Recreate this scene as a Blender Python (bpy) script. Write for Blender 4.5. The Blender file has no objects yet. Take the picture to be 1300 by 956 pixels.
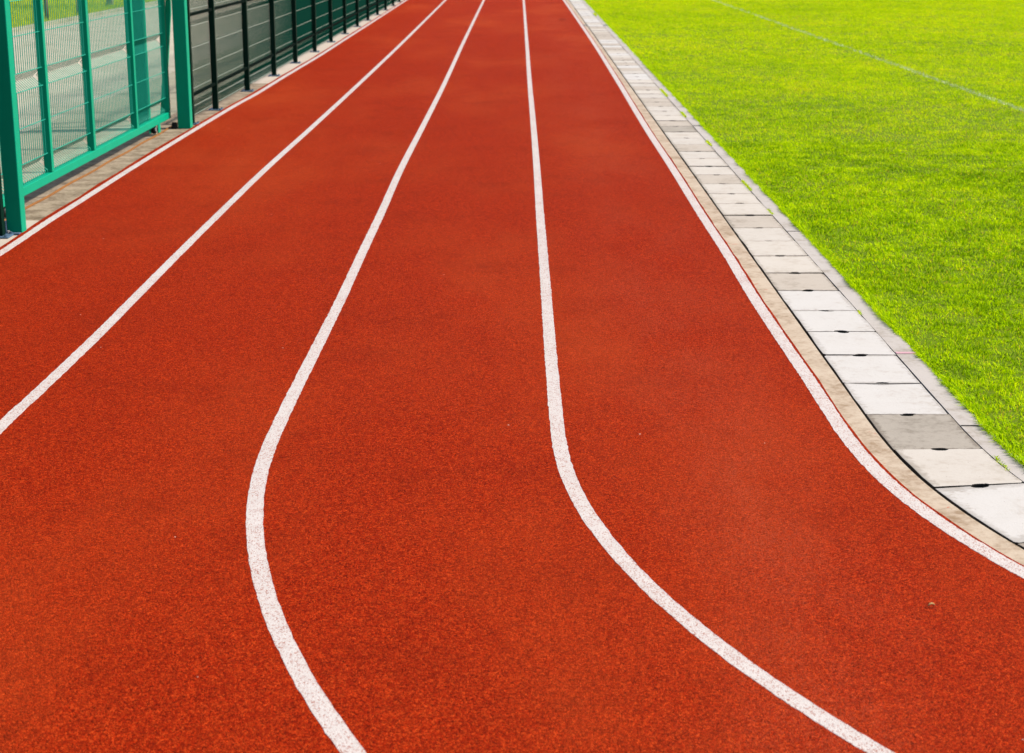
import bpy, bmesh, math, random
import numpy as np
from mathutils import Vector, Matrix
random.seed(7)
RNG = np.random.default_rng(11)
R = math.radians
S = bpy.context.scene
COL = S.collection

# ------------------------------------------------------------------ camera
cam_d = bpy.data.cameras.new('camera'); cam = bpy.data.objects.new('camera', cam_d); COL.objects.link(cam)
F_PX, W_PX = 2050.0, 1300.0
cam_d.sensor_width = 36.0; cam_d.lens = F_PX / W_PX * 36.0
cam_d.shift_y = -44.5 / W_PX
cam_d.clip_start = 0.05; cam_d.clip_end = 4000
cam.location = (0, 0, 1.9)
cam.rotation_euler = (R(90) - math.atan2(520.5, F_PX), 0, R(0.271))
cam_d.dof.use_dof = True; cam_d.dof.focus_distance = 7.2; cam_d.dof.aperture_fstop = 5.6
S.camera = cam

# ------------------------------------------------------------------ light
SUN_EL, SUN_PHI = 46.0, 12.0          # elevation, bearing from +X towards +Y
w = bpy.data.worlds.new('World'); S.world = w; w.use_nodes = True
nt = w.node_tree; bg = nt.nodes['Background']
sky = nt.nodes.new('ShaderNodeTexSky'); sky.sky_type = 'NISHITA'; sky.sun_disc = False
sky.sun_elevation = R(SUN_EL); sky.sun_rotation = R(90 - SUN_PHI)
sky.air_density = 1.0; sky.dust_density = 3.0
nt.links.new(sky.outputs[0], bg.inputs[0]); bg.inputs[1].default_value = 0.10
sd = bpy.data.lights.new('sun', 'SUN'); sun = bpy.data.objects.new('sun', sd); COL.objects.link(sun)
sd.energy = 3.6; sd.angle = R(5.0); sd.color = (1.0, 0.955, 0.88)
_d = Vector((math.cos(R(SUN_EL)) * math.cos(R(SUN_PHI)), math.cos(R(SUN_EL)) * math.sin(R(SUN_PHI)), math.sin(R(SUN_EL))))
sun.rotation_euler = _d.to_track_quat('Z', 'Y').to_euler()
S.view_settings.view_transform = 'Standard'; S.view_settings.look = 'None'
S.view_settings.exposure = 0.95; S.view_settings.gamma = 1; S.view_settings.use_curve_mapping = False
S.render.engine = 'CYCLES'

# ------------------------------------------------------------------ helpers
def tag(o, label=None, cat=None, group=None, kind=None):
    if label: o['label'] = label
    if cat: o['category'] = cat
    if group: o['group'] = group
    if kind: o['kind'] = kind
    return o

def empty(name, loc, label=None, cat=None, group=None):
    o = bpy.data.objects.new(name, None); COL.objects.link(o); o.location = loc
    o.empty_display_size = 0.1
    return tag(o, label, cat, group)

def link(name, me, m, parent=None):
    o = bpy.data.objects.new(name, me); COL.objects.link(o)
    if m is not None and not me.materials: me.materials.append(m)
    if parent is not None: o.parent = parent
    return o

class MB:
    """collects vertices and faces of ONE mesh"""
    def __init__(s): s.v = []; s.f = []
    def add(s, vs, fs):
        n = len(s.v); s.v += [tuple(p) for p in vs]; s.f += [tuple(i + n for i in q) for q in fs]
    def box(s, x0, x1, y0, y1, z0, z1, b=0.0):
        if b <= 0:
            vs = [(x, y, z) for z in (z0, z1) for x, y in ((x0, y0), (x1, y0), (x1, y1), (x0, y1))]
            s.add(vs, [(3, 2, 1, 0), (4, 5, 6, 7), (0, 1, 5, 4), (1, 2, 6, 5), (2, 3, 7, 6), (3, 0, 4, 7)])
            return
        bm = bmesh.new(); bmesh.ops.create_cube(bm, size=1)
        for q in bm.verts: q.co = ((x0 + x1) / 2 + q.co.x * (x1 - x0), (y0 + y1) / 2 + q.co.y * (y1 - y0), (z0 + z1) / 2 + q.co.z * (z1 - z0))
        bmesh.ops.bevel(bm, geom=bm.edges[:], offset=b, segments=2, affect='EDGES', profile=0.5)
        bm.verts.index_update()
        s.add([q.co[:] for q in bm.verts], [[q.index for q in f.verts] for f in bm.faces]); bm.free()
    def tube(s, pts, r, n=4, cap=True):
        pts = [Vector(p) for p in pts]; k = len(pts); vs = []
        for i, p in enumerate(pts):
            t = (pts[min(i + 1, k - 1)] - pts[max(i - 1, 0)]).normalized()
            a = t.cross(Vector((0, 0, 1)) if abs(t.z) < 0.9 else Vector((0, 1, 0))).normalized(); b = t.cross(a)
            rr = r[i] if isinstance(r, (list, tuple)) else r
            for j in range(n):
                an = 2 * math.pi * (j + 0.5) / n
                vs.append(p + rr * (math.cos(an) * a + math.sin(an) * b))
        fs = [(i * n + j, i * n + (j + 1) % n, (i + 1) * n + (j + 1) % n, (i + 1) * n + j) for i in range(k - 1) for j in range(n)]
        if cap: fs += [tuple(range(n - 1, -1, -1)), tuple((k - 1) * n + j for j in range(n))]
        s.add(vs, fs)
    def disc(s, c, axis, r, th, n=20):
        a = Vector(axis).normalized(); s.tube([Vector(c) - a * th / 2, Vector(c) + a * th / 2], r, n)
    def mesh(s, name, smooth=False):
        me = bpy.data.meshes.new(name); me.from_pydata(s.v, [], s.f); me.update()
        bm = bmesh.new(); bm.from_mesh(me); bmesh.ops.recalc_face_normals(bm, faces=bm.faces[:]); bm.to_mesh(me); bm.free()
        if smooth:
            for p in me.polygons: p.use_smooth = True
        return me
    def build(s, name, m, parent=None, smooth=False): return link(name, s.mesh(name, smooth), m, parent)

def bulk(name, V, loops, starts, totals, m, tint=None, parent=None):
    """a big mesh straight from arrays"""
    me = bpy.data.meshes.new(name)
    me.vertices.add(len(V)); me.vertices.foreach_set('co', V.astype(np.float32).ravel())
    me.loops.add(len(loops)); me.loops.foreach_set('vertex_index', loops.astype(np.int32))
    me.polygons.add(len(starts)); me.polygons.foreach_set('loop_start', starts.astype(np.int32))
    try: me.polygons.foreach_set('loop_total', totals.astype(np.int32))
    except Exception: pass
    if tint is not None:
        a = me.attributes.new('tint', 'FLOAT', 'POINT'); a.data.foreach_set('value', tint.astype(np.float32))
    me.update(calc_edges=True)
    return link(name, me, m, parent)

# ------------------------------------------------------------------ materials
class NT:
    def __init__(s, name):
        s.m = bpy.data.materials.new(name); s.m.use_nodes = True; s.t = s.m.node_tree
        s.b = s.t.nodes['Principled BSDF']; s.out = s.t.nodes['Material Output']
        s.geo = s.n('ShaderNodeNewGeometry'); s.P = s.geo.outputs['Position']
    def n(s, kind, **kw):
        q = s.t.nodes.new(kind)
        for k, v in kw.items(): setattr(q, k, v)
        return q
    def put(s, sock, v):
        if hasattr(v, 'is_linked') or isinstance(v, bpy.types.NodeSocket): s.t.links.new(v, sock)
        else: sock.default_value = v
    def noise(s, scale, detail=3, rough=0.55, vec=None, dist=0.0):
        q = s.n('ShaderNodeTexNoise'); s.put(q.inputs['Vector'], vec or s.P)
        q.inputs['Scale'].default_value = scale; q.inputs['Detail'].default_value = detail
        q.inputs['Roughness'].default_value = rough; q.inputs['Distortion'].default_value = dist
        return q.outputs['Fac']
    def voro(s, scale, vec=None, feature='F1'):
        q = s.n('ShaderNodeTexVoronoi', feature=feature); s.put(q.inputs['Vector'], vec or s.P); q.inputs['Scale'].default_value = scale
        return q
    def scalevec(s, v):
        q = s.n('ShaderNodeVectorMath', operation='MULTIPLY'); s.put(q.inputs[0], s.P); q.inputs[1].default_value = v
        return q.outputs[0]
    def ramp(s, f, stops, interp='LINEAR'):
        q = s.n('ShaderNodeValToRGB'); s.put(q.inputs[0], f); e = q.color_ramp.elements; q.color_ramp.interpolation = interp
        while len(e) < len(stops): e.new(0.5)
        for i, (p, c) in enumerate(stops):
            e[i].position = p; e[i].color = tuple(c) + (1,) if len(c) == 3 else c
        return q.outputs[0]
    def sm(s, f, a, b):
        q = s.n('ShaderNodeMapRange', interpolation_type='SMOOTHSTEP'); s.put(q.inputs['Value'], f)
        q.inputs['From Min'].default_value = a; q.inputs['From Max'].default_value = b
        return q.outputs['Result']
    def math(s, op, a, b=0.0):
        q = s.n('ShaderNodeMath', operation=op); s.put(q.inputs[0], a); s.put(q.inputs[1], b); return q.outputs[0]
    def mix(s, f, a, b, mode='MIX'):
        q = s.n('ShaderNodeMix', data_type='RGBA', blend_type=mode); s.put(q.inputs['Factor'], f)
        for sock, v in ((q.inputs[6], a), (q.inputs[7], b)):
            s.put(sock, tuple(v) + (1,) if isinstance(v, (tuple, list)) and len(v) == 3 else v)
        return q.outputs[2]
    def bump(s, h, strength=0.4, dist=0.002, normal=None):
        q = s.n('ShaderNodeBump'); s.put(q.inputs['Height'], h); q.inputs['Strength'].default_value = strength; q.inputs['Distance'].default_value = dist
        if normal is not None: s.put(q.inputs['Normal'], normal)
        return q.outputs['Normal']
    def done(s, col, rough=0.7, normal=None, spec=0.4, metal=0.0):
        s.put(s.b.inputs['Base Color'], tuple(col) + (1,) if isinstance(col, (tuple, list)) and len(col) == 3 else col)
        s.put(s.b.inputs['Roughness'], rough); s.b.inputs['Specular IOR Level'].default_value = spec; s.b.inputs['Metallic'].default_value = metal
        if normal is not None: s.put(s.b.inputs['Normal'], normal)
        return s.m

M = {}
def mk_track():
    t = NT('red rubber granules')
    v = t.voro(270); rnd = t.n('ShaderNodeSeparateColor'); t.put(rnd.inputs[0], v.outputs['Color'])
    c = t.ramp(rnd.outputs[0], [(0.0, (0.060, 0.003, 0.0004)), (0.28, (0.195, 0.0090, 0.0008)), (0.72, (0.335, 0.0185, 0.0015)), (1.0, (0.55, 0.062, 0.009))])
    cl = t.noise(60, 3, 0.6); c = t.mix(t.sm(cl, 0.38, 0.7), c, t.mix(0.40, c, (0.12, 0.008, 0.001)))
    m2 = t.noise(22, 4, 0.7, vec=t.scalevec((1, 0.8, 1))); c = t.mix(t.math('MULTIPLY', t.sm(m2, 0.52, 0.72), 0.16), c, (0.11, 0.005, 0.0008)); c = t.mix(t.math('MULTIPLY', t.sm(m2, 0.48, 0.30), 0.12), c, (0.55, 0.05, 0.005))
    # worn, dusty lanes and joints between the laid widths
    big = t.noise(0.55, 5, 0.6, vec=t.scalevec((1.0, 0.35, 1.0)))
    c = t.mix(t.math('MULTIPLY', t.sm(big, 0.42, 0.75), 0.42), c, (0.38, 0.055, 0.010))
    xs = t.n('ShaderNodeSeparateXYZ'); t.put(xs.inputs[0], t.P)
    lane = t.math('SUBTRACT', 1.0, t.math('MINIMUM', t.math('MULTIPLY', t.math('ABSOLUTE', t.math('SUBTRACT', xs.outputs[0], 0.78)), 1.9), 1.0))
    fade = t.math('MULTIPLY', lane, t.sm(t.noise(1.3, 5, 0.65, vec=t.scalevec((1.4, 0.5, 1))), 0.34, 0.66))
    c = t.mix(t.math('MULTIPLY', fade, t.math('MULTIPLY', t.sm(rnd.outputs[2], 0.25, 0.85), 0.42)), c, (0.36, 0.070, 0.030))
    big2 = t.noise(1.7, 4, 0.65); c = t.mix(t.math('MULTIPLY', t.sm(big2, 0.48, 0.8), 0.30), c, (0.12, 0.008, 0.001))
    # sparse pale specks of grit
    g = t.voro(9); gs = t.n('ShaderNodeSeparateColor'); t.put(gs.inputs[0], g.outputs['Color'])
    sp = t.math('MULTIPLY', t.math('LESS_THAN', g.outputs['Distance'], 0.032), t.math('GREATER_THAN', gs.outputs[1], 0.90))
    c = t.mix(sp, c, (0.5, 0.42, 0.34))
    h = t.math('ADD', t.math('MULTIPLY', v.outputs['Distance'], -1.2), t.math('ADD', rnd.outputs[1], t.math('MULTIPLY', cl, 1.5)))
    return t.done(c, 0.72, t.bump(h, 0.9, 0.0036), 0.02)
def mk_line():
    t = NT('white lane paint on granules')
    v = t.voro(300); r_ = t.n('ShaderNodeSeparateColor'); t.put(r_.inputs[0], v.outputs['Color'])
    wear = t.noise(3.2, 4, 0.6); patch = t.noise(35, 3, 0.6)
    thr = t.math('ADD', 0.45, t.math('MULTIPLY', t.math('ADD', t.math('MULTIPLY', wear, 0.95), t.math('MULTIPLY', patch, 0.65)), 0.50))
    f = t.sm(t.math('SUBTRACT', r_.outputs[0], thr), -0.04, 0.05)
    c = t.mix(f, t.mix(t.noise(20, 3), (0.475, 0.435, 0.41), (0.385, 0.335, 0.31)), (0.25, 0.085, 0.055))
    return t.done(c, 0.6, t.bump(t.math('ADD', r_.outputs[1], t.math('MULTIPLY', v.outputs['Distance'], -1.0)), 0.5, 0.0025), 0.15)
def mk_concrete(name, a, b, stain, amount, scale=1.0, red=False, obj_rand=False, rough=0.8, rim=0.0):
    a, b, stain = (tuple(round(0.71 * q, 4) for q in c_) for c_ in (a, b, stain))
    t = NT(name)
    n1 = t.noise(3.0 * scale, 6, 0.65); n2 = t.noise(17 * scale, 5, 0.7); n3 = t.noise(120, 3, 0.6)
    c = t.mix(n1, a, b)
    st = t.sm(t.math('ADD', t.math('MULTIPLY', n1, 0.6), t.math('MULTIPLY', n2, 0.5)), 0.62 - 0.18 * amount, 0.82 - 0.1 * amount)
    c = t.mix(t.math('MULTIPLY', st, 0.85), c, stain)
    c = t.mix(t.math('MULTIPLY', t.sm(n3, 0.5, 0.75), 0.25), c, stain)
    if rim:
        tc = t.n('ShaderNodeTexCoord'); ab = t.n('ShaderNodeVectorMath', operation='ABSOLUTE'); t.put(ab.inputs[0], tc.outputs['Object'])
        sx = t.n('ShaderNodeSeparateXYZ'); t.put(sx.inputs[0], ab.outputs[0])
        ed = t.math('MAXIMUM', t.math('SUBTRACT', sx.outputs[0], 0.163), t.math('SUBTRACT', sx.outputs[1], 0.229))
        ed = t.math('ADD', ed, t.math('MULTIPLY', t.math('SUBTRACT', n2, 0.5), 0.10))
        c = t.mix(t.math('MULTIPLY', t.sm(ed, -0.022, 0.004), rim), c, (0.14, 0.115, 0.09))
    if obj_rand:
        oi = t.n('ShaderNodeObjectInfo')
        c = t.mix(t.math('MULTIPLY', oi.outputs['Random'], 0.35), c, (0.42, 0.37, 0.31))
    if red:
        rn = t.noise(7, 5, 0.7, dist=1.5)
        c = t.mix(t.math('MULTIPLY', t.sm(rn, 0.635, 0.70), 0.75), c, (0.36, 0.09, 0.04))
    pit = t.voro(75); pr = t.n('ShaderNodeSeparateColor'); t.put(pr.inputs[0], pit.outputs['Color'])
    pf = t.math('MULTIPLY', t.math('LESS_THAN', pit.outputs['Distance'], 0.16), t.math('GREATER_THAN', pr.outputs[0], 0.93))
    c = t.mix(t.math('MULTIPLY', pf, 0.6), c, (0.13, 0.11, 0.09))
    return t.done(c, rough, t.bump(t.math('ADD', n2, t.math('MULTIPLY', n3, 0.6)), 0.35, 0.003), 0.15)
def mk_paint(name, c0, c1, rough=0.4, rust=0.0):
    c0, c1 = (tuple(round(0.71 * q, 5) for q in c_) for c_ in (c0, c1))
    t = NT(name)
    n1 = t.noise(5, 5, 0.6); c = t.mix(n1, c0, c1)
    if rust: c = t.mix(t.math('MULTIPLY', t.sm(t.noise(28, 5, 0.7), 0.62, 0.74), rust), c, (0.16, 0.07, 0.03))
    return t.done(c, t.math('ADD', rough, t.math('MULTIPLY', n1, 0.15)), t.bump(t.noise(160, 2), 0.06, 0.001), 0.06)
def mk_blade(name, stops, trans=0.45):
    t = NT(name)
    a = t.n('ShaderNodeAttribute', attribute_name='tint')
    c = t.ramp(a.outputs['Fac'], stops)
    t.done(c, 0.6, None, 0.03)
    tr = t.n('ShaderNodeBsdfTranslucent'); t.put(tr.inputs['Color'], c)
    mx = t.n('ShaderNodeMixShader'); mx.inputs[0].default_value = trans
    t.t.links.new(t.b.outputs[0], mx.inputs[1]); t.t.links.new(tr.outputs[0], mx.inputs[2]); t.t.links.new(mx.outputs[0], t.out.inputs['Surface'])
    return t.m
def mk_soil(name, a, b, c2):
    t = NT(name); n1 = t.noise(30, 5, 0.7); n2 = t.noise(0.7, 4, 0.6)
    c = t.mix(n1, a, b); c = t.mix(t.math('MULTIPLY', t.sm(n2, 0.4, 0.75), 0.6), c, c2)
    return t.done(c, 0.95, t.bump(t.noise(90, 4, 0.7), 0.8, 0.01), 0.1)

M['track'] = mk_track(); M['line'] = mk_line()
M['slab'] = mk_concrete('pale cement slab', (0.56, 0.515, 0.465), (0.47, 0.42, 0.365), (0.36, 0.305, 0.245), 0.50, 1.4, obj_rand=True, rim=0.55)
M['slab_white'] = mk_concrete('clean white cement slab', (0.58, 0.552, 0.525), (0.515, 0.48, 0.445), (0.41, 0.355, 0.30), 0.35, 1.7, rim=0.35)
M['slab_grey'] = mk_concrete('grey weathered cement slab', (0.40, 0.355, 0.30), (0.31, 0.27, 0.22), (0.17, 0.14, 0.105), 0.60, 1.6, rim=0.8)
M['slab_beige'] = mk_concrete('beige weathered cement slab', (0.49, 0.43, 0.365), (0.42, 0.36, 0.295), (0.28, 0.23, 0.175), 0.45, 1.5, rim=0.6)
M['curb'] = mk_concrete('stained kerb cement', (0.55, 0.455, 0.35), (0.45, 0.345, 0.245), (0.24, 0.15, 0.08), 0.85, 1.8, red=True)
M['strip'] = mk_concrete('grey edging cement', (0.50, 0.455, 0.42), (0.43, 0.385, 0.345), (0.25, 0.205, 0.155), 0.55, 1.2)
M['bed'] = mk_concrete('near black channel cement', (0.03, 0.026, 0.022), (0.02, 0.018, 0.016), (0.012, 0.01, 0.008), 0.5)  # one even near-black tone for the channel bed and the edging joints
M['side_shade'] = mk_concrete('black painted joint shade', (0.030, 0.027, 0.023), (0.022, 0.02, 0.018), (0.05, 0.045, 0.03), 0.3)  # near-black slab sides: shade of the joints and notches painted in
M['apron'] = mk_concrete('dirty apron cement', (0.46, 0.37, 0.26), (0.22, 0.155, 0.10), (0.075, 0.045, 0.022), 0.9, 2.0)
M['apron_clean'] = mk_concrete('pale apron cement', (0.54, 0.46, 0.38), (0.47, 0.39, 0.31), (0.33, 0.255, 0.18), 0.35, 0.9)
M['pave'] = mk_concrete('grey paving cement', (0.43, 0.40, 0.29), (0.33, 0.30, 0.20), (0.16, 0.14, 0.08), 0.5, 0.6)
M['sand'] = mk_concrete('sandy path', (0.53, 0.48, 0.37), (0.43, 0.385, 0.285), (0.24, 0.205, 0.135), 0.5, 0.5)
M['pink'] = mk_paint('faded pink paint', (0.60, 0.34, 0.39), (0.52, 0.32, 0.35), 0.8)
M['gate'] = mk_paint('emerald gate paint', (0.001, 0.345, 0.195), (0.001, 0.295, 0.165), 0.40, 0.0)
M['gatewire'] = mk_paint('emerald wire coating', (0.02, 0.38, 0.27), (0.015, 0.32, 0.22), 0.4)
M['fence'] = mk_paint('dark green fence paint', (0.001, 0.022, 0.013), (0.001, 0.016, 0.010), 0.5)
M['fencerail'] = mk_paint('near black fence rail paint', (0.0012, 0.007, 0.0045), (0.001, 0.006, 0.004), 0.8)
M['fencerail'].node_tree.nodes['Principled BSDF'].inputs['Specular IOR Level'].default_value = 0.02
M['fencewire'] = mk_paint('green wire coating', (0.001, 0.070, 0.044), (0.001, 0.058, 0.036), 0.5)
M['hwire'] = mk_paint('pale coated wire', (0.30, 0.36, 0.30), (0.25, 0.31, 0.26), 0.35)
M['plate'] = mk_paint('blue grey galvanised steel', (0.10, 0.17, 0.25), (0.07, 0.12, 0.18), 0.35)
M['rust'] = mk_paint('rusty steel', (0.33, 0.135, 0.035), (0.17, 0.08, 0.035), 0.85)
M['black'] = mk_paint('black rubber', (0.012, 0.012, 0.013), (0.02, 0.02, 0.02), 0.6)
M['steel'] = mk_paint('worn steel', (0.42, 0.40, 0.40), (0.30, 0.28, 0.27), 0.35)
GST = [(0.0, (0.085, 0.18, 0.0002)), (0.25, (0.26, 0.44, 0.0002)), (0.55, (0.49, 0.66, 0.0003)), (0.8, (0.66, 0.76, 0.0006)), (0.92, (0.72, 0.64, 0.008)), (1.0, (0.46, 0.27, 0.06))]
M['blade'] = mk_blade('turf blades', GST)
M['vblade'] = mk_blade('verge blades', [(0.0, (0.06, 0.17, 0.003)), (0.5, (0.36, 0.48, 0.004)), (1.0, (0.68, 0.62, 0.006))])
M['wblade'] = mk_blade('whitened blades', [(0.0, (0.36, 0.48, 0.24)), (1.0, (0.72, 0.76, 0.56))], 0.2)
M['soil'] = mk_soil('turf thatch', (0.075, 0.125, 0.001), (0.12, 0.175, 0.002), (0.13, 0.14, 0.01))
M['vsoil'] = mk_soil('verge thatch', (0.20, 0.28, 0.006), (0.32, 0.34, 0.008), (0.14, 0.18, 0.01))
M['earth'] = mk_soil('bare earth', (0.16, 0.12, 0.08), (0.11, 0.09, 0.06), (0.10, 0.11, 0.04))
M['bark'] = mk_concrete('pale bark', (0.55, 0.50, 0.52), (0.42, 0.38, 0.38), (0.25, 0.2, 0.18), 0.4, 3)
M['redbark'] = mk_concrete('reddish bark', (0.30, 0.16, 0.12), (0.22, 0.12, 0.09), (0.12, 0.07, 0.05), 0.4, 3)
M['leaf'] = mk_blade('tree leaves', [(0.0, (0.03, 0.08, 0.01)), (1.0, (0.10, 0.19, 0.02))])
M['dead'] = mk_paint('dry leaf', (0.50, 0.36, 0.16), (0.40, 0.26, 0.10), 0.8)
M['scrap'] = mk_paint('dark scrap', (0.05, 0.02, 0.015), (0.03, 0.015, 0.012), 0.8)

# ------------------------------------------------------------------ plan geometry
# Reference: centre line of the inside lane line. d > 0 lies to the left of it. Straight up to Y0, then a bend to the right.
X5, Y0, RAD = 1.26, 5.93, 3.5
EASE = 0.45
CX0, CY0 = X5 + RAD, Y0
LINES = {   # hand-laid lines are never quite straight
    0: [(-3.229, 47.16), (-3.180, 35.87), (-3.160, 29.55), (-3.145, 25.74), (-3.164, 21.67), (-3.165, 19.44), (-3.190, 18.26), (-3.200, 15.63), (-3.196, 13.14), (-3.180, 11.52), (-3.174, 10.71), (-3.160, 10.16), (-3.150, 9.58), (-3.158, 8.2), (-3.17, 6.1)],
    1: [(-2.116, 47.16), (-2.061, 28.91), (-2.059, 20.77), (-2.071, 16.09), (-2.087, 13.15), (-2.078, 11.09), (-2.065, 9.57), (-2.050, 8.39), (-2.039, 7.47), (-2.040, 6.72), (-2.045, 6.1)],
    2: [(-1.023, 47.17), (-0.992, 28.92), (-0.966, 20.77), (-0.970, 16.10), (-0.976, 13.15), (-0.960, 11.09), (-0.955, 9.58), (-0.948, 8.39), (-0.950, 7.47), (-0.953, 6.72), (-0.953, 6.1)],
    3: [(0.110, 47.17), (0.124, 28.92), (0.129, 20.78), (0.139, 16.10), (0.142, 13.16), (0.141, 11.10), (0.143, 9.58), (0.144, 8.40), (0.144, 7.48), (0.146, 6.73), (0.148, 6.1)],
    4: [(1.255, 47.18), (1.292, 28.93), (1.276, 20.79), (1.256, 16.11), (1.260, 13.16), (1.254, 11.10), (1.257, 9.59), (1.250, 8.40), (1.255, 7.48), (1.262, 6.73), (1.262, 6.1)]}
FAR_Y = 130.0
def lx(i, y):
    T = sorted((b, a) for a, b in LINES[i]); ys = [p[0] for p in T]; xs = [p[1] for p in T]
    if y >= ys[-1]: return xs[-1]
    if y <= ys[0]: return xs[0]
    k = max(j for j in range(len(ys)) if ys[j] <= y); k = min(k, len(ys) - 2)
    t = (y - ys[k]) / (ys[k + 1] - ys[k])
    def m(j):
        a, b = max(j - 1, 0), min(j + 1, len(ys) - 1); return (xs[b] - xs[a]) / (ys[b] - ys[a])
    h = ys[k + 1] - ys[k]
    return (2*t**3 - 3*t*t + 1) * xs[k] + (t**3 - 2*t*t + t) * h * m(k) + (-2*t**3 + 3*t*t) * xs[k + 1] + (t**3 - t*t) * h * m(k + 1)
YS = [FAR_Y, 110, 90, 75, 62, 54] + [47 - 0.5 * i for i in range(44)] + [25 - 0.2 * i for i in range(65)] + [12 - 0.025 * i for i in range(242)]
YS = [y for y in YS if y > Y0 + EASE + 0.02]
US = [-EASE + 0.025 * i for i in range(37)]
END_X = 30.0
def bend(r, u):
    """point u metres along a bend of radius r; the curvature ramps up over -EASE..EASE"""
    a = EASE
    if u < -a: return (CX0 - r, CY0 - u)
    if u <= a: return (CX0 - r + (u + a) ** 3 / (12 * a * r), CY0 - u)
    t = u / r; q = a * a / (6 * r)
    return (CX0 - r * math.cos(t) + q, CY0 - r * math.sin(t))
def station(d, wob=None):
    """points of the parallel curve at offset d, far end first"""
    P = [((X5 - d if wob is None else wob(y)), y) for y in YS]
    r = RAD + d if wob is None else CX0 - wob(Y0 + 0.15)
    P += [bend(r, u) for u in US]
    t0 = EASE / r; P += [bend(r, r * (t0 + (R(88) - t0) * i / 220)) for i in range(1, 221)]
    P.append((END_X, P[-1][1] - 0.9))
    return P
def offs(P, dx):
    """shift a station polyline sideways (positive = right of travel towards the camera's side of the bend centre)"""
    out = []
    for i, p in enumerate(P):
        a, b = P[max(i - 1, 0)], P[min(i + 1, len(P) - 1)]
        tx, ty = b[0] - a[0], b[1] - a[1]; l = math.hypot(tx, ty)
        out.append((p[0] - ty / l * dx, p[1] + tx / l * dx))
    return out
def ribbon(A, B, z, mb=None):
    mb = mb or MB(); n = len(A)
    mb.add([(x, y, z) for x, y in A] + [(x, y, z) for x, y in B], [(i, i + 1, n + i + 1, n + i) for i in range(n - 1)])
    return mb
def prism(A, B, z0, z1):
    mb = MB(); n = len(A)
    vs = [(x, y, z1) for x, y in A] + [(x, y, z1) for x, y in B] + [(x, y, z0) for x, y in A] + [(x, y, z0) for x, y in B]
    fs = []
    for i in range(n - 1):
        fs += [(i, i + 1, n + i + 1, n + i), (2*n + i, 3*n + i, 3*n + i + 1, 2*n + i + 1), (i, 2*n + i, 2*n + i + 1, i + 1), (n + i, n + i + 1, 3*n + i + 1, 3*n + i)]
    fs += [(0, n, 3*n, 2*n), (n - 1, 3*n - 1, 4*n - 1, 2*n - 1)]
    mb.add(vs, fs); return mb

# ------------------------------------------------------------------ setting
g = MB(); g.add([(-900, -900, -0.36), (900, -900, -0.36), (900, 1500, -0.36), (-900, 1500, -0.36)], [(0, 1, 2, 3)])
tag(g.build('ground', M['earth']), 'bare earth under and beyond the sports ground', kind='structure')

def rough_edge(P): return [(x + random.gauss(0, .0011), y + random.gauss(0, .0011)) if y < 12 else (x, y) for x, y in P]
wn = [random.uniform(-1, 1) for _ in range(900)]
def jag(y, k, amp):
    a = y * k; i = int(math.floor(a)); t = a - i; return amp * (wn[i % 900] * (1 - t) + wn[(i + 1) % 900] * t)
L = [station(0, (lambda y, i=i: lx(i, y))) for i in range(5)]
left = [(x + jag(y, 1.7, 0.008), y) for x, y in offs(L[0], -0.066)]
right = [(x + jag(y, 5.3, 0.004), y + jag(x, 5.3, 0.004)) for x, y in offs(L[4], 0.043)]
tk = prism(left, right, -0.05, 0.008)
track = tag(tk.build('running_track', M['track']), 'brick red rubber running track bending to the right', kind='structure')
for i in range(5):
    e = 0.028 if i < 4 else 0.030
    prism(rough_edge(offs(L[i], -e)), rough_edge(offs(L[i], e)), 0.004, 0.0089).build('lane_line', M['line'], track)

D = lambda d: station(d)
cu = prism(offs(L[4], 0.0435), D(-0.137), -0.35, 0.0)
tag(cu.build('kerb', M['curb']), 'stained beige kerb between the track and the drain', kind='structure')
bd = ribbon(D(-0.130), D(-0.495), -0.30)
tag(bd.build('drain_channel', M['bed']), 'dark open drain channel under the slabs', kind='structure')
st = prism(D(-0.487), D(-0.585), -0.35, 0.002)
strip = tag(st.build('edging_strip', M['strip']), 'grey cement edging between the drain slabs and the grass', kind='structure')
pk = MB(); pk.box(1.749, 1.842, 7.25, 7.28, 0.0022, 0.0042)
pk.build('paint_mark', M['pink'], strip)
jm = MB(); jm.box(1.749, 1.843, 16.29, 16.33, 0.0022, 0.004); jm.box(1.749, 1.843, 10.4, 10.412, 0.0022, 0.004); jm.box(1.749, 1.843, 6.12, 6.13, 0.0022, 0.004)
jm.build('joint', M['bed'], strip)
sj = MB(); sj.box(1.310, 1.390, 34.18, 34.27, 0.0022, 0.012); sj.box(1.74, 1.843, 34.18, 34.27, 0.0022, 0.012)
sj.build('expansion_joint', M['plate'], strip)

EDGE = -0.585
fb = D(EDGE)
fm = MB(); poly = [(x, y, -0.004) for x, y in fb] + [(90, fb[-1][1], -0.004), (90, FAR_Y, -0.004)]
fm.add(poly, [tuple(range(len(poly)))])
fo = link('pitch', fm.mesh('pitch'), M['soil']); tag(fo, 'thatch and soil of the grass pitch', kind='structure')

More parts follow.
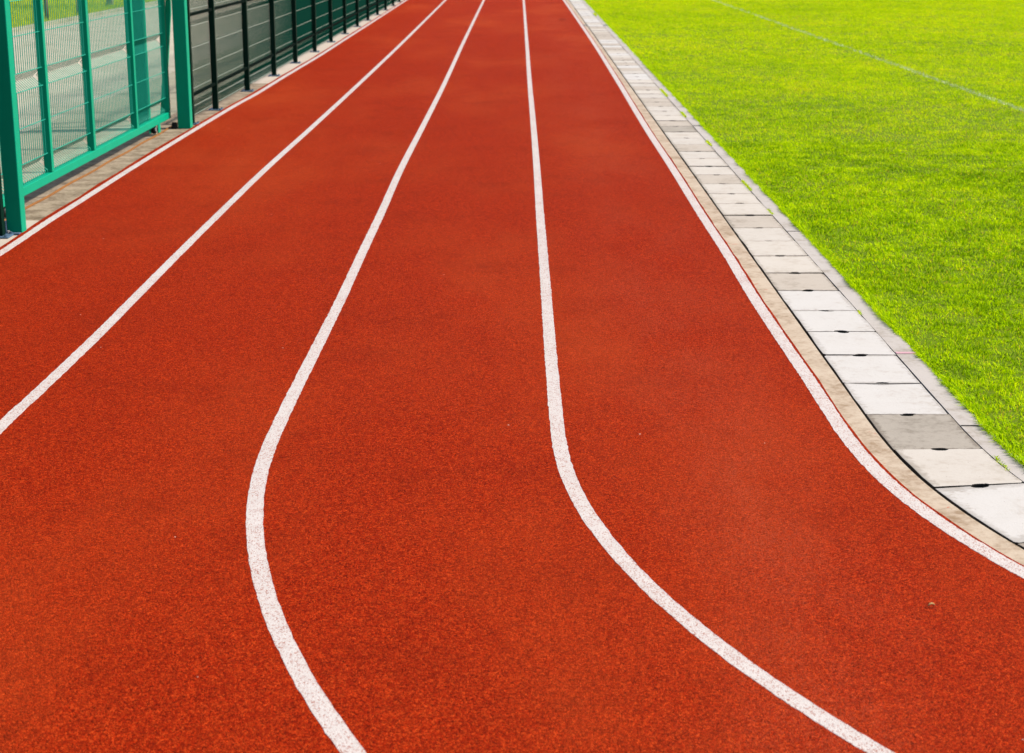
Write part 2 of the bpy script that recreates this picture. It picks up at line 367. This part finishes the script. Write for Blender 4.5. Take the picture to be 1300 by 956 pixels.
ap = MB(); AY = 17.2
def edge_x(y): return lx(0, max(y, 6.2)) - 0.060
def apron(y0, y1, x1, z):
    n = int((y1 - y0) / 0.25) + 1; ys = [y1 - (y1 - y0) * i / n for i in range(n + 1)]
    return ribbon([(x1, y) for y in ys], [(edge_x(y) + 0.03, y) for y in ys], z)
tag(apron(10.8, 21.0, -3.72, 0.0).build('gateway_apron', M['apron']), 'dirty stained cement apron in the gateway', kind='structure')
a2 = apron(21.0, FAR_Y, -3.72, 0.0); n0 = len(a2.v)
tag(a2.build('fence_footing', M['apron_clean']), 'pale cement footing under the far fence', kind='structure')
tag(apron(2.0, 10.8, -3.72, 0.0).build('near_footing', M['apron_clean']), 'pale cement footing left of the gate', kind='structure')
pv = MB(); pv.add([(-4.85, 2, -0.004), (-3.72, 2, -0.004), (-3.72, FAR_Y, -0.004), (-4.85, FAR_Y, -0.004)], [(0, 1, 2, 3)])
tag(pv.build('pavement', M['pave']), 'grey cement pavement behind the gate', kind='structure')
pa = MB(); pa.add([(-9.85, 2, -0.008), (-4.85, 2, -0.008), (-4.85, FAR_Y, -0.008), (-9.85, FAR_Y, -0.008)], [(0, 1, 2, 3)])
tag(pa.build('path', M['sand']), 'sandy path beside the pavement', kind='structure')
ve = MB(); ve.add([(-60, 2, 0.0), (-9.85, 2, 0.0), (-9.85, FAR_Y, 0.0), (-60, FAR_Y, 0.0)], [(0, 1, 2, 3)])
tag(ve.build('verge', M['vsoil']), 'thatch of the sunny grass verge', kind='structure')
vk = MB(); vk.box(-9.95, -9.85, 2, FAR_Y, -0.05, 0.07, 0.012)
tag(vk.build('verge_kerb', M['pave']), 'pale kerb along the grass verge', kind='structure')

# ------------------------------------------------------------------ drain slabs
def drain_pt(u, wv):
    """u = metres along the drain measured from Y0 (positive far, negative = angle around the bend), wv = 0 track side .. 1 grass side"""
    d = -0.1455 - wv * 0.338
    r = RAD + d
    return bend(r, -u if u >= 0 else -u * r / 3.36)
def slab(u0, u1, m, label, group, seed):
    rr = random.Random(seed)
    g0, g1 = 0.0018 + rr.random() * 0.0028, 0.0018 + rr.random() * 0.0028
    sk0, sk1 = rr.uniform(-0.003, 0.003), rr.uniform(-0.003, 0.003)
    wl, wr = rr.uniform(0.0, 0.008), 1.0 - rr.uniform(0.0, 0.012)
    nc0, nc1 = 0.51 + rr.uniform(-0.03, 0.03), 0.51 + rr.uniform(-0.03, 0.03)
    nd0, nd1 = rr.uniform(0.009, 0.024), rr.uniform(0.009, 0.026)
    out = []
    W = 0.335
    def side(u, inward, nc, nd, sk, rev):
        pts = []; hw = rr.uniform(.078, .10)
        ch = [rr.choice([0.002, 0.003, 0.006, 0.013]) for _ in (0, 1)]
        pts += [(wl, u + inward * ch[0]), (wl + ch[0] * 2.5, u)] + [(wl + (nc - hw - wl) * k / 3, u + rr.uniform(-.0005, .0015) * inward) for k in (1, 2)]
        for k in range(9):
            a = math.pi * k / 8; pts.append((nc - hw * math.cos(a) + rr.uniform(-.008, .008), u + inward * (nd * math.sin(a) ** 0.8 + rr.uniform(-.0015, .0015))))
        pts += [(nc + hw + (wr - nc - hw) * k / 3, u + rr.uniform(-.0005, .0015) * inward) for k in (1, 2)] + [(wr - ch[1] * 2.5, u), (wr, u + inward * ch[1])]
        pts = [(a, b + sk * (a - 0.5) * 2) for a, b in pts]
        return pts[::-1] if rev else pts
    A = side(u0 + g0, +1, nc0, nd0, sk0, False)
    B = side(u1 - g1, -1, nc1, nd1, sk1, True)
    mids = lambda w0, ua, ub: [(w0 + rr.uniform(-.008, .008), ua + (ub - ua) * k / 4) for k in (1, 2, 3)]
    loop = A + mids(wr, u0 + g0, u1 - g1) + B + mids(wl, u1 - g1, u0 + g0)
    P = [drain_pt(u, wv) for wv, u in loop]
    ox, oy = sum(p[0] for p in P) / len(P), sum(p[1] for p in P) / len(P)
    ang = max(0.0, -(u0 + u1) / 2 / 3.36); ca, sa = math.cos(ang), math.sin(ang)
    bm = bmesh.new(); vs = [bm.verts.new(((x - ox) * ca + (y - oy) * sa, -(x - ox) * sa + (y - oy) * ca, 0)) for x, y in P]
    f = bm.faces.new(vs); f.normal_update()
    if f.normal.z < 0: f.normal_flip()
    ret = bmesh.ops.extrude_face_region(bm, geom=[f])
    for v in [q for q in ret['geom'] if isinstance(q, bmesh.types.BMVert)]: v.co.z -= 0.05
    bmesh.ops.recalc_face_normals(bm, faces=bm.faces[:])
    te = [e for e in bm.edges if all(abs(v.co.z) < 1e-5 for v in e.verts)]
    bmesh.ops.bevel(bm, geom=te, offset=0.0035, segments=2, affect='EDGES', profile=0.6)
    me = bpy.data.meshes.new('drain_cover'); bm.to_mesh(me); bm.free()
    o = link('drain_cover', me, m)
    o.location = (ox, oy, 0.003 + rr.uniform(-0.002, 0.003))
    o.rotation_euler = (rr.uniform(-.004, .004), rr.uniform(-.004, .004), ang)
    me.materials.append(M['side_shade'])
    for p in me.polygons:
        if abs(p.normal.z) < 0.3: p.material_index = 1  # upright side faces take the painted recess shade
    return tag(o, label, 'drain cover', group, 'thing')
ORD = ['zeroth', 'first', 'second', 'third', 'fourth', 'fifth', 'sixth', 'seventh', 'eighth', 'ninth', 'tenth', 'eleventh', 'twelfth', 'thirteenth', 'fourteenth', 'fifteenth', 'sixteenth', 'seventeenth', 'eighteenth', 'nineteenth', 'twentieth']
TENS = {2: 'twenty', 3: 'thirty', 4: 'forty'}
def ordn(n):
    if n <= 20: return ORD[n]
    return TENS[n // 10] + ('-' + ORD[n % 10] if n % 10 else '').replace('--', '-') if n % 10 else {3: 'thirtieth', 4: 'fortieth'}[n // 10]
GRP = 'cement slabs covering the drain channel'
J = [-1.63, -1.09, -0.545, -0.11, 0.355, 0.82, 1.30, 1.745, 2.195, 2.685, 3.145, 3.64, 4.13, 4.60, 5.09, 5.59, 6.03, 6.53, 7.0]
while J[-1] < 58 - Y0: J.append(J[-1] + 0.475 + random.uniform(-.006, .006))
near = [(M['slab_beige'], 'beige drain slab cut off by the right border, lowest of the channel'),
        (M['slab_white'], 'broad white wedge shaped drain slab on the bend, next to the cropped corner slab'),
        (M['slab'], 'cream drain slab beside the weed tuft, just below the grey stained slab'),
        (M['slab_grey'], 'grey brown stained drain slab between whiter slabs near the bend'),
        (M['slab_white'], 'clean white drain slab just above the grey stained slab'),
        (M['slab_white'], 'white drain slab whose far right corner meets the pink stripe')]
far_i = 0; k2 = 0
for i in range(len(J) - 1):
    a, b = J[i], J[i + 1]; yc = Y0 + (a + b) / 2
    if i < len(near): m, lab = near[i]
    elif yc < 16.3:
        n = i - len(near) + 1
        m = M['slab_white'] if i in (6, 7, 8) else M['slab_grey'] if i == 24 else M['slab_beige'] if i in (9, 13, 17, 21) else M['slab']
        look = {'clean white cement slab': 'clean white', 'beige weathered cement slab': 'weathered beige', 'grey weathered cement slab': 'grey', 'pale cement slab': 'pale'}[m.name]
        lab = f'{look} drain slab, {ordn(n)} up the channel from the pink stripe'; k2 = i
    elif yc < 34.2:
        n = i - k2; m = random.choice([M['slab'], M['slab'], M['slab_white'], M['slab_beige']])
        lab = f'small distant drain slab, {ordn(n)} up the channel beyond the black joint in the edging'
    else:
        m = random.choice([M['slab'], M['slab_white']]); lab = 'tiny far drain slab beyond the blue grey joint across the kerb'
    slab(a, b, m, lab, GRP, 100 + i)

# ------------------------------------------------------------------ gate and fences
FH = 2.3
def frange(a, b, s):
    n = max(1, int(round((b - a) / s))); return [a + (b - a) * i / n for i in range(n + 1)]
def vwires(ys, x, z0, z1, folds, prot, r):
    mb = MB()
    for y in ys:
        p = [(x, y, z0)]
        for zf, half in folds:
            if zf + half < z1: p += [(x, y, zf - half), (x + prot, y, zf), (x, y, zf + half)]
        p.append((x, y, z1)); mb.tube(p, r, 3, cap=False)
    return mb
def hwires(y0, y1, x, zs, r):
    mb = MB()
    for z in zs: mb.tube([(x, y0, z), (x, y1, z)], r, 4)
    return mb
def gate_post(x0, x1, y0, y1, label, h=2.6):
    e = empty('gate_post', ((x0 + x1) / 2, (y0 + y1) / 2, 0), label, 'gate post', 'green posts of the sliding gate')
    hx, hy = (x1 - x0) / 2, (y1 - y0) / 2
    b = MB(); b.box(-hx, hx, -hy, hy, 0.0, h, 0.006); b.build('shaft', M['gate'], e)
    c = MB(); c.box(-hx - .004, hx + .004, -hy - .004, hy + .004, h, h + 0.012, 0.003); c.build('cap', M['gate'], e)
    return e
pl = gate_post(-3.322, -3.222, 10.30, 10.40, 'thick emerald gate post at the left border, nearest the camera')
p_ = MB(); p_.box(-0.13, 0.045, -0.10, -0.052, 0.0, 0.012, 0.002); p_.box(-0.052, -0.044, -0.075, -0.052, 0.0, 0.09, 0.002)
bp = p_.build('base_plate', M['plate'], pl)
for bx in (-0.03, -0.1):
    q = MB(); q.disc((bx, -0.080, 0.020), (0, 0, 1), 0.010, 0.014, 6); q.build('bolt', M['steel'], bp)
pr = gate_post(-3.395, -3.268, 16.05, 16.17, 'broad emerald gate post standing beside the white line at the far end of the gate')
gate_post(-3.82, -3.685, 16.05, 16.18, 'emerald guide post seen through the gate mesh, behind the sliding gate')
# brace from the broad post back over the gate end
br = MB(); br.tube([(-0.385, 0.75, 0.0), (-0.345, 0.75, 0.4), (-0.265, 0.72, 1.1), (-0.19, 0.45, 1.8), (-0.07, 0.05, 2.5)], 0.036, 4); br.build('brace', M['gate'], pr)

GX = -3.50; GY0, GY1 = 8.99, 16.11
gate = empty('sliding_gate', (GX, GY1, 0), 'emerald green sliding gate of wire mesh in a square tube frame', 'gate')
def gl(y): return y - GY1
b = MB(); b.box(-.030, .030, gl(GY0), 0.0, 0.100, 0.165, 0.005); b.build('bottom_rail', M['gate'], gate)
b = MB(); b.box(-.030, .030, gl(GY0), 0.0, 2.1, 2.165, 0.005); b.build('top_rail', M['gate'], gate)
UPS = [9.02, 10.50, 11.95, 13.18, 14.70, 16.08]
for y in UPS:
    b = MB(); b.box(-.030, .030, gl(y) - .030, gl(y) + .030, 0.1655, 2.0995, 0.004); b.build('upright', M['gate'], gate)
FOLDS = [(0.249, 0.062), (0.875, 0.065), (1.50, 0.065)]
for y0, y1 in zip(UPS[:-1], UPS[1:]):
    a, c = gl(y0) + 0.034, gl(y1) - 0.034
    pn = vwires(frange(a + .02, c - .02, 0.05), 0.0, 0.166, 2.098, FOLDS, -0.065, 0.0034).build('mesh_panel', M['gatewire'], gate)
    hw = hwires(a, c, 0.006, [0.311, 0.56, 0.81, 0.94, 1.196, 1.435, 1.57, 1.85], 0.0034); hw.build('cross_wires', M['gatewire'], pn)
for wy in (15.45 - GY1, 10.8 - GY1):
    wb = MB(); wb.box(-.033, -.026, wy - .05, wy + .09, 0.03, 0.0995, .002); wb.box(.020, .030, wy + .075, wy + .17, 0.02, 0.0995, .002)
    hz = wb.build('wheel_bracket', M['gate'], gate)
    wl_ = MB(); wl_.disc((0.0, wy + .02, 0.062), (1, 0, 0), 0.042, 0.026, 20)
    wo = wl_.build('gate_wheel', M['black'], gate, True)
    hb = MB(); hb.disc((0.0155, wy + .02, 0.062), (1, 0, 0), 0.018, 0.006, 12); hb.build('hub', M['steel'], wo)
lr = MB(); n = 60; lr.tube([(-3.485 + 0.006 * math.sin(i * .7), 9.0 + 8.3 * i / n, 0.004) for i in range(n + 1)], 0.010, 6)
tag(lr.build('gate_track', M['rust'], None, True), 'rusty orange steel rail on the apron under the sliding gate', 'gate rail')
rs = MB(); rs.box(-3.455, -3.405, 16.02, 16.10, 0.002, 0.028, 0.004); rs.tube([(-3.43, 16.06, 0.026), (-3.43, 16.06, 0.062)], [0.030, 0.022], 10)
tag(rs.build('rail_stop', M['black']), 'small black buffer on the apron at the foot of the broad gate post', 'gate stop')

PX = -3.335
def fence(name, ys, label):
    root = empty(name, (PX, ys[0], 0), label, 'fence')
    post_me = cap_me = plate_me = None
    b = MB(); b.box(-.030, .030, -.030, .030, 0.010, FH, 0.004); post_me = b.mesh('post'); post_me.materials.append(M['fence'])
    b = MB(); b.box(-.075, .075, -.075, .075, 0.0, 0.010, 0.003)
    for sx in (-1, 1):
        for sy in (-1, 1): b.disc((sx * .055, sy * .055, 0.016), (0, 0, 1), 0.009, 0.014, 6)
    plate_me = b.mesh('base_plate'); plate_me.materials.append(M['plate'])
    for i, y in enumerate(ys):
        po = bpy.data.objects.new('post', post_me); COL.objects.link(po); po.parent = root; po.location = (random.uniform(-.006, .006), y - ys[0], 0)
        po.rotation_euler = (random.uniform(-.004, .004), random.uniform(-.003, .003), 0)
        bp = bpy.data.objects.new('base_plate', plate_me); COL.objects.link(bp); bp.parent = po
        if i + 1 < len(ys):
            a, c = y - ys[0] + .036, ys[i + 1] - ys[0] - .036
            for z in (0.286, 1.085, 2.2):
                q = MB(); q.box(-.015, .015, a - .005, c + .005, z - .015, z + .015, 0.003); q.build('rail', M['fencerail'], root)
            zf = [(0.215, 0.05), (1.015, 0.05), (1.75, 0.05)]
            pn = vwires(frange(a - .011, c + .011, 0.05), -0.040, 0.045, FH - .05, zf, 0.018, 0.0042).build('mesh_panel', M['fencewire'], root)
            hwires(a - .034, c + .034, -0.0345, [0.06, 0.150, 0.330, 0.51, 0.74, 0.96, 1.13, 1.38, 1.60, 1.9, 2.2], 0.0034).build('cross_wires', M['hwire'], pn)
    return root
fy = [17.8, 19.95, 22.1, 24.3, 26.6, 29.0, 31.35, 33.75, 36.15, 38.55, 40.95, 43.35, 45.75, 48.15, 50.55, 52.95, 55.35, 57.75]
far_f = fence('mesh_fence', [16.45] + fy, 'long dark green mesh fence running along the track beyond the gate')
near_f = fence('mesh_fence', [5.4, 7.8, 10.2], 'dark green mesh fence at the left border, in front of the thick gate post')

# ------------------------------------------------------------------ grass
class VN:
    def __init__(s, cell, seed): s.c = cell; s.g = np.random.default_rng(seed).random((257, 257))
    def __call__(s, x, y):
        a, b = x / s.c, y / s.c; i, j = np.floor(a).astype(int), np.floor(b).astype(int); u, v = a - i, b - j
        u, v = u * u * (3 - 2 * u), v * v * (3 - 2 * v); i %= 256; j %= 256
        g = s.g; return (g[i, j] * (1 - u) + g[i + 1, j] * u) * (1 - v) + (g[i, j + 1] * (1 - u) + g[i + 1, j + 1] * u) * v
N1, N2, N3, N4 = VN(0.045, 1), VN(0.16, 2), VN(0.9, 3), VN(3.5, 4)
def blades(x, y, h, wd, lean, az, tint, z0=0.0, simple=False):
    n = len(x); face = RNG.random(n) * math.pi
    wx, wy = np.cos(face) * wd / 2, np.sin(face) * wd / 2
    dx, dy = np.cos(az) * np.sin(lean) * h, np.sin(az) * np.sin(lean) * h; dz = np.cos(lean) * h
    if simple:
        V = np.empty((n, 3, 3)); V[:, 0] = np.c_[x - wx, y - wy, np.full(n, z0)]; V[:, 1] = np.c_[x + wx, y + wy, np.full(n, z0)]
        V[:, 2] = np.c_[x + dx, y + dy, z0 + dz]
        lo = np.arange(n * 3); return V.reshape(-1, 3), lo, np.arange(n) * 3, np.full(n, 3), np.repeat(tint, 3)
    V = np.empty((n, 5, 3))
    V[:, 0] = np.c_[x - wx, y - wy, np.full(n, z0)]; V[:, 1] = np.c_[x + wx, y + wy, np.full(n, z0)]
    mx, my, mz = x + dx * .40, y + dy * .40, z0 + dz * 0.62
    V[:, 2] = np.c_[mx + wx * .85, my + wy * .85, mz]; V[:, 3] = np.c_[mx - wx * .85, my - wy * .85, mz]
    V[:, 4] = np.c_[x + dx * 1.1, y + dy * 1.1, z0 + dz * 0.93]
    k = np.arange(n)[:, None] * 5
    lo = np.concatenate([k + np.array([[0, 1, 2, 3]]), k + np.array([[3, 2, 4]])], axis=1).ravel()
    st = (np.arange(n)[:, None] * 7 + np.array([[0, 4]])).ravel(); to = np.tile([4, 3], n)
    return V.reshape(-1, 3), lo, st, to, np.repeat(tint, 5)
def inside(x, y):
    e = -EDGE - 0.0
    return np.where(y >= Y0, x > X5 + e, np.hypot(x - CX0, y - CY0) < RAD - e)
def clump(x, y):
    return 0.45 * N1(x, y) + 0.30 * N2(x, y) + 0.25 * N3(x, y)
ALL = []; WHITE = []
for (ya, yb, dens, hm, wm, simple) in ((4.3, 9, 16000, .026, .0040, False), (9, 15, 9500, .028, .0050, False), (15, 25, 3800, .033, .0070, True), (25, 48, 1900, .036, .011, True), (48, 75, 260, .05, .022, True)):
    xm = 0.33 * yb + 1.4; n = int((xm - 1.75) * (yb - ya) * dens)
    x = RNG.uniform(1.75, xm, n); y = RNG.uniform(ya, yb, n)
    e_ = 0.012 * (N1(x * 0 + 1, y) + N2(x * 0 + 3, y) - 1.0)
    k = inside(x + e_, y) & (x < 0.33 * y + 1.4); x, y = x[k], y[k]
    c = clump(x, y)
    k = RNG.random(len(x)) < np.clip((c - 0.20) * 2.8, 0.30, 1); x, y, c = x[k], y[k], c[k]; n = len(x)
    h = hm * (0.45 + 0.9 * c) * RNG.uniform(0.6, 1.35, n)
    lean = np.clip(RNG.normal(0.85, 0.32, n), 0.05, 1.45)
    az = (N2(x + 40, y) * 2 + N1(x, y + 9)) * 2 * math.pi + RNG.normal(0, 1.1, n)
    tint = np.clip(0.06 + 0.64 * RNG.random(n) + 0.16 * np.clip((y - 6) / 22, 0, 1) + 0.16 * (N4(x, y) - 0.5) + 0.36 * (N2(x + 7, y) - 0.5) + 0.16 * (N3(x, y + 5) - 0.5), 0, 0.88)
    dry = RNG.random(n) < 0.030 + 0.10 * np.clip(N3(x + 11, y) - 0.62, 0, 1) * 2; tint[dry] = RNG.uniform(0.9, 1.0, dry.sum())
    wd = wm * RNG.uniform(0.6, 1.3, n)
    line = (np.abs(x - 5.52) < 0.055) & (N2(x * 0.3, y * 0.5) > 0.26) & (RNG.random(n) < 0.55)
    for arr, q in ((ALL, ~line), (WHITE, line)):
        arr.append(blades(x[q], y[q], h[q], wd[q], lean[q], az[q], tint[q] if arr is ALL else RNG.random(q.sum()), -0.004, simple))
for (ya, yb, dens) in ((4.6, 12, 1500), (12, 25, 750), (25, 60, 250)):
    n = int((yb - ya) * dens); y = RNG.uniform(ya, yb, n); big_ = N2(y * 0 + 5, y * 1.0)
    off = RNG.exponential(0.024, n) - 0.011 * big_ - 0.010 * N1(y * 0 + 8, y) + 0.003
    th = np.clip((Y0 - y) / (RAD + EDGE), 0, 1.5); r_ = RAD + EDGE - off
    x = np.where(y >= Y0, X5 - EDGE + off, CX0 - r_ * np.cos(th)); yy = np.where(y >= Y0, y, CY0 - r_ * np.sin(th))
    sc = 1.0 + np.clip((y - 12) / 40, 0, 1)
    h = .030 * sc * (0.35 + 1.0 * big_) * RNG.uniform(.6, 1.4, n)
    ALL.append(blades(x, yy, h, .0042 * sc * RNG.uniform(.6, 1.3, n), np.clip(RNG.normal(.95, .3, n), .1, 1.5), math.pi + RNG.normal(0, .9, n), np.clip(RNG.normal(.38, .2, n), 0, .98), -0.002, False))
def merge(name, parts, m):
    ov = ol = 0; V, Lo, St, To, Ti = [], [], [], [], []
    for v, lo, st, to, ti in parts:
        V.append(v); Lo.append(lo + ov); St.append(st + ol); To.append(to); Ti.append(ti); ov += len(v); ol += len(lo)
    return bulk(name, np.concatenate(V), np.concatenate(Lo), np.concatenate(St), np.concatenate(To), m, np.concatenate(Ti))
tag(merge('grass', ALL, M['blade']), 'bright yellow green turf of the pitch right of the drain', 'grass', kind='stuff')
tag(merge('field_line', WHITE, M['wblade']), 'faded white line painted on the turf', kind='structure')
n = 90000
x = -9.98 - RNG.random(n) ** 1.6 * 9.0; y = RNG.uniform(22, 75, n)
c = clump(x, y)
vb = blades(x, y, 0.11 * (0.4 + c) * RNG.uniform(.6, 1.3, n), RNG.uniform(.008, .02, n), np.clip(RNG.normal(.5, .3, n), 0, 1.3), RNG.random(n) * 6.28, np.clip(0.25 + 0.6 * RNG.random(n) + .5 * (N4(x, y) - .5), 0, 1), 0.0, True)
tag(bulk('verge_grass', vb[0], vb[1], vb[2], vb[3], M['vblade'], vb[4]), 'sunny yellow green grass of the verge behind the gate', 'grass', kind='stuff')

# weeds in the joints along the drain
def weed(x, y, ln, n, label, hgt=0.013):
    n = int(n * 2.4); rx = RNG.normal(0, 0.0045, n); ry = RNG.uniform(-ln / 2, ln / 2, n)
    v = blades(rx, ry, hgt * RNG.uniform(.5, 1.3, n), RNG.uniform(.003, .006, n), np.clip(RNG.normal(.8, .3, n), .1, 1.4), RNG.random(n) * 6.28, RNG.uniform(.15, .9, n), 0.0)
    o = bulk('weed_tuft', v[0], v[1], v[2], v[3], M['blade'], v[4]); o.location = (x, y, -0.004)
    tag(o, label, 'weed', 'weeds sprouting in the drain joints')
jx = X5 + 0.487
weed(jx + .027, 5.66, 0.17, 110, 'weed tuft in the joint beside the cream slab, nearest of the weeds')
weed(jx, 8.08, 0.10, 36, 'tiny weed sprig in the joint a little above the pink stripe', .016)
weed(jx, 11.15, 0.20, 60, 'thin weed tuft in the slab joint, midway between pink stripe and black edging joint', .02)
weed(jx, 12.35, 0.50, 150, 'long row of weeds in the joint just above the thin midway weed tuft', .024)
weed(jx, 14.9, 0.35, 110, 'weed tuft in the joint just below the black joint of the edging', .028)
weed(jx, 17.3, 0.45, 130, 'weed tuft in the joint just beyond the black joint of the edging', .030)
weed(jx, 19.7, 0.9, 200, 'long far weed row in the joint beyond the black joint of the edging', .034)
weed(jx + .02, 38.5, 1.0, 200, 'farthest weed tuft beside the drain, beyond the blue grey joint', .06)

# young trees on the verge
def tree(x, y, r, bark, label, seed):
    rr = random.Random(seed); root = empty('verge_tree', (x, y, 0), label, 'tree', 'young trees on the verge')
    t = MB(); pts = [(rr.uniform(-.03, .03) * k, rr.uniform(-.03, .03) * k, 0.45 * k) for k in range(8)]
    t.tube(pts, [r * (1.25 if k == 0 else 1.0 - 0.07 * k) for k in range(8)], 9)
    for k in range(5):
        a = rr.uniform(0, 6.28); z = 1.9 + .25 * k
        t.tube([(0, 0, z), (.4 * math.cos(a), .4 * math.sin(a), z + .4), (.8 * math.cos(a), .8 * math.sin(a), z + .7)], [r * .5, r * .35, r * .15], 6)
    t.build('trunk', bark, root, True)
    n = 2600; g = np.random.default_rng(seed); cen = g.normal(0, 1, (26, 3)) * np.array([.6, .6, .5]) + np.array([0, 0, 3.1])
    p = cen[g.integers(0, 26, n)] + g.normal(0, .22, (n, 3))
    v = []; s = .05
    d1 = g.normal(0, 1, (n, 3)); d1 /= np.linalg.norm(d1, axis=1)[:, None]; d2 = g.normal(0, 1, (n, 3)); d2 -= d1 * (d1 * d2).sum(1)[:, None]; d2 /= np.linalg.norm(d2, axis=1)[:, None]
    V = np.stack([p - d1 * s, p + d2 * s * .45, p + d1 * s, p - d2 * s * .45], 1).reshape(-1, 3)
    bulk('crown', V, np.arange(4 * n), np.arange(n) * 4, np.full(n, 4), M['leaf'], np.repeat(g.random(n), 4), root)
tree(-10.42, 36.2, 0.045, M['redbark'], 'thin reddish trunk on the verge, leftmost through the gate mesh', 3)
tree(-10.30, 38.6, 0.085, M['bark'], 'pale grey trunk on the verge between the second and third gate uprights', 4)
tree(-10.72, 43.0, 0.08, M['bark'], 'pale slim trunk on the verge, rightmost through the gate mesh', 5)

# ------------------------------------------------------------------ litter
def leaf(x, y, ln, wd, rot, m, label, cat, name):
    mb = MB(); k = 7
    for i in range(k):
        t = i / (k - 1); hw = wd / 2 * math.sin(math.pi * min(max(t, .06), .97)) ** .8; z = .004 + .006 * math.sin(t * 3.1)
        mb.v += [(ln * (t - .5), -hw, z + .003), (ln * (t - .5), 0, z), (ln * (t - .5), hw, z + .004)]
    for i in range(k - 1):
        for j in (0, 1): mb.f.append((i * 3 + j, i * 3 + j + 1, i * 3 + j + 4, i * 3 + j + 3))
    o = mb.build(name, m, None, True); o.location = (x, y, 0.009); o.rotation_euler = (0, 0, rot)
    sol = o.modifiers.new('thickness', 'SOLIDIFY'); sol.thickness = .0008
    return tag(o, label, cat)
leaf(1.19, 4.335, 0.022, 0.006, 0.25, M['dead'], 'small pale dry leaf on the red track in the right corner', 'leaf', 'dry_leaf')
leaf(0.945, 36.3, 0.15, 0.14, 0.0, M['scrap'], 'dark flat scrap on the far red track near the kerb', 'scrap', 'litter_scrap')
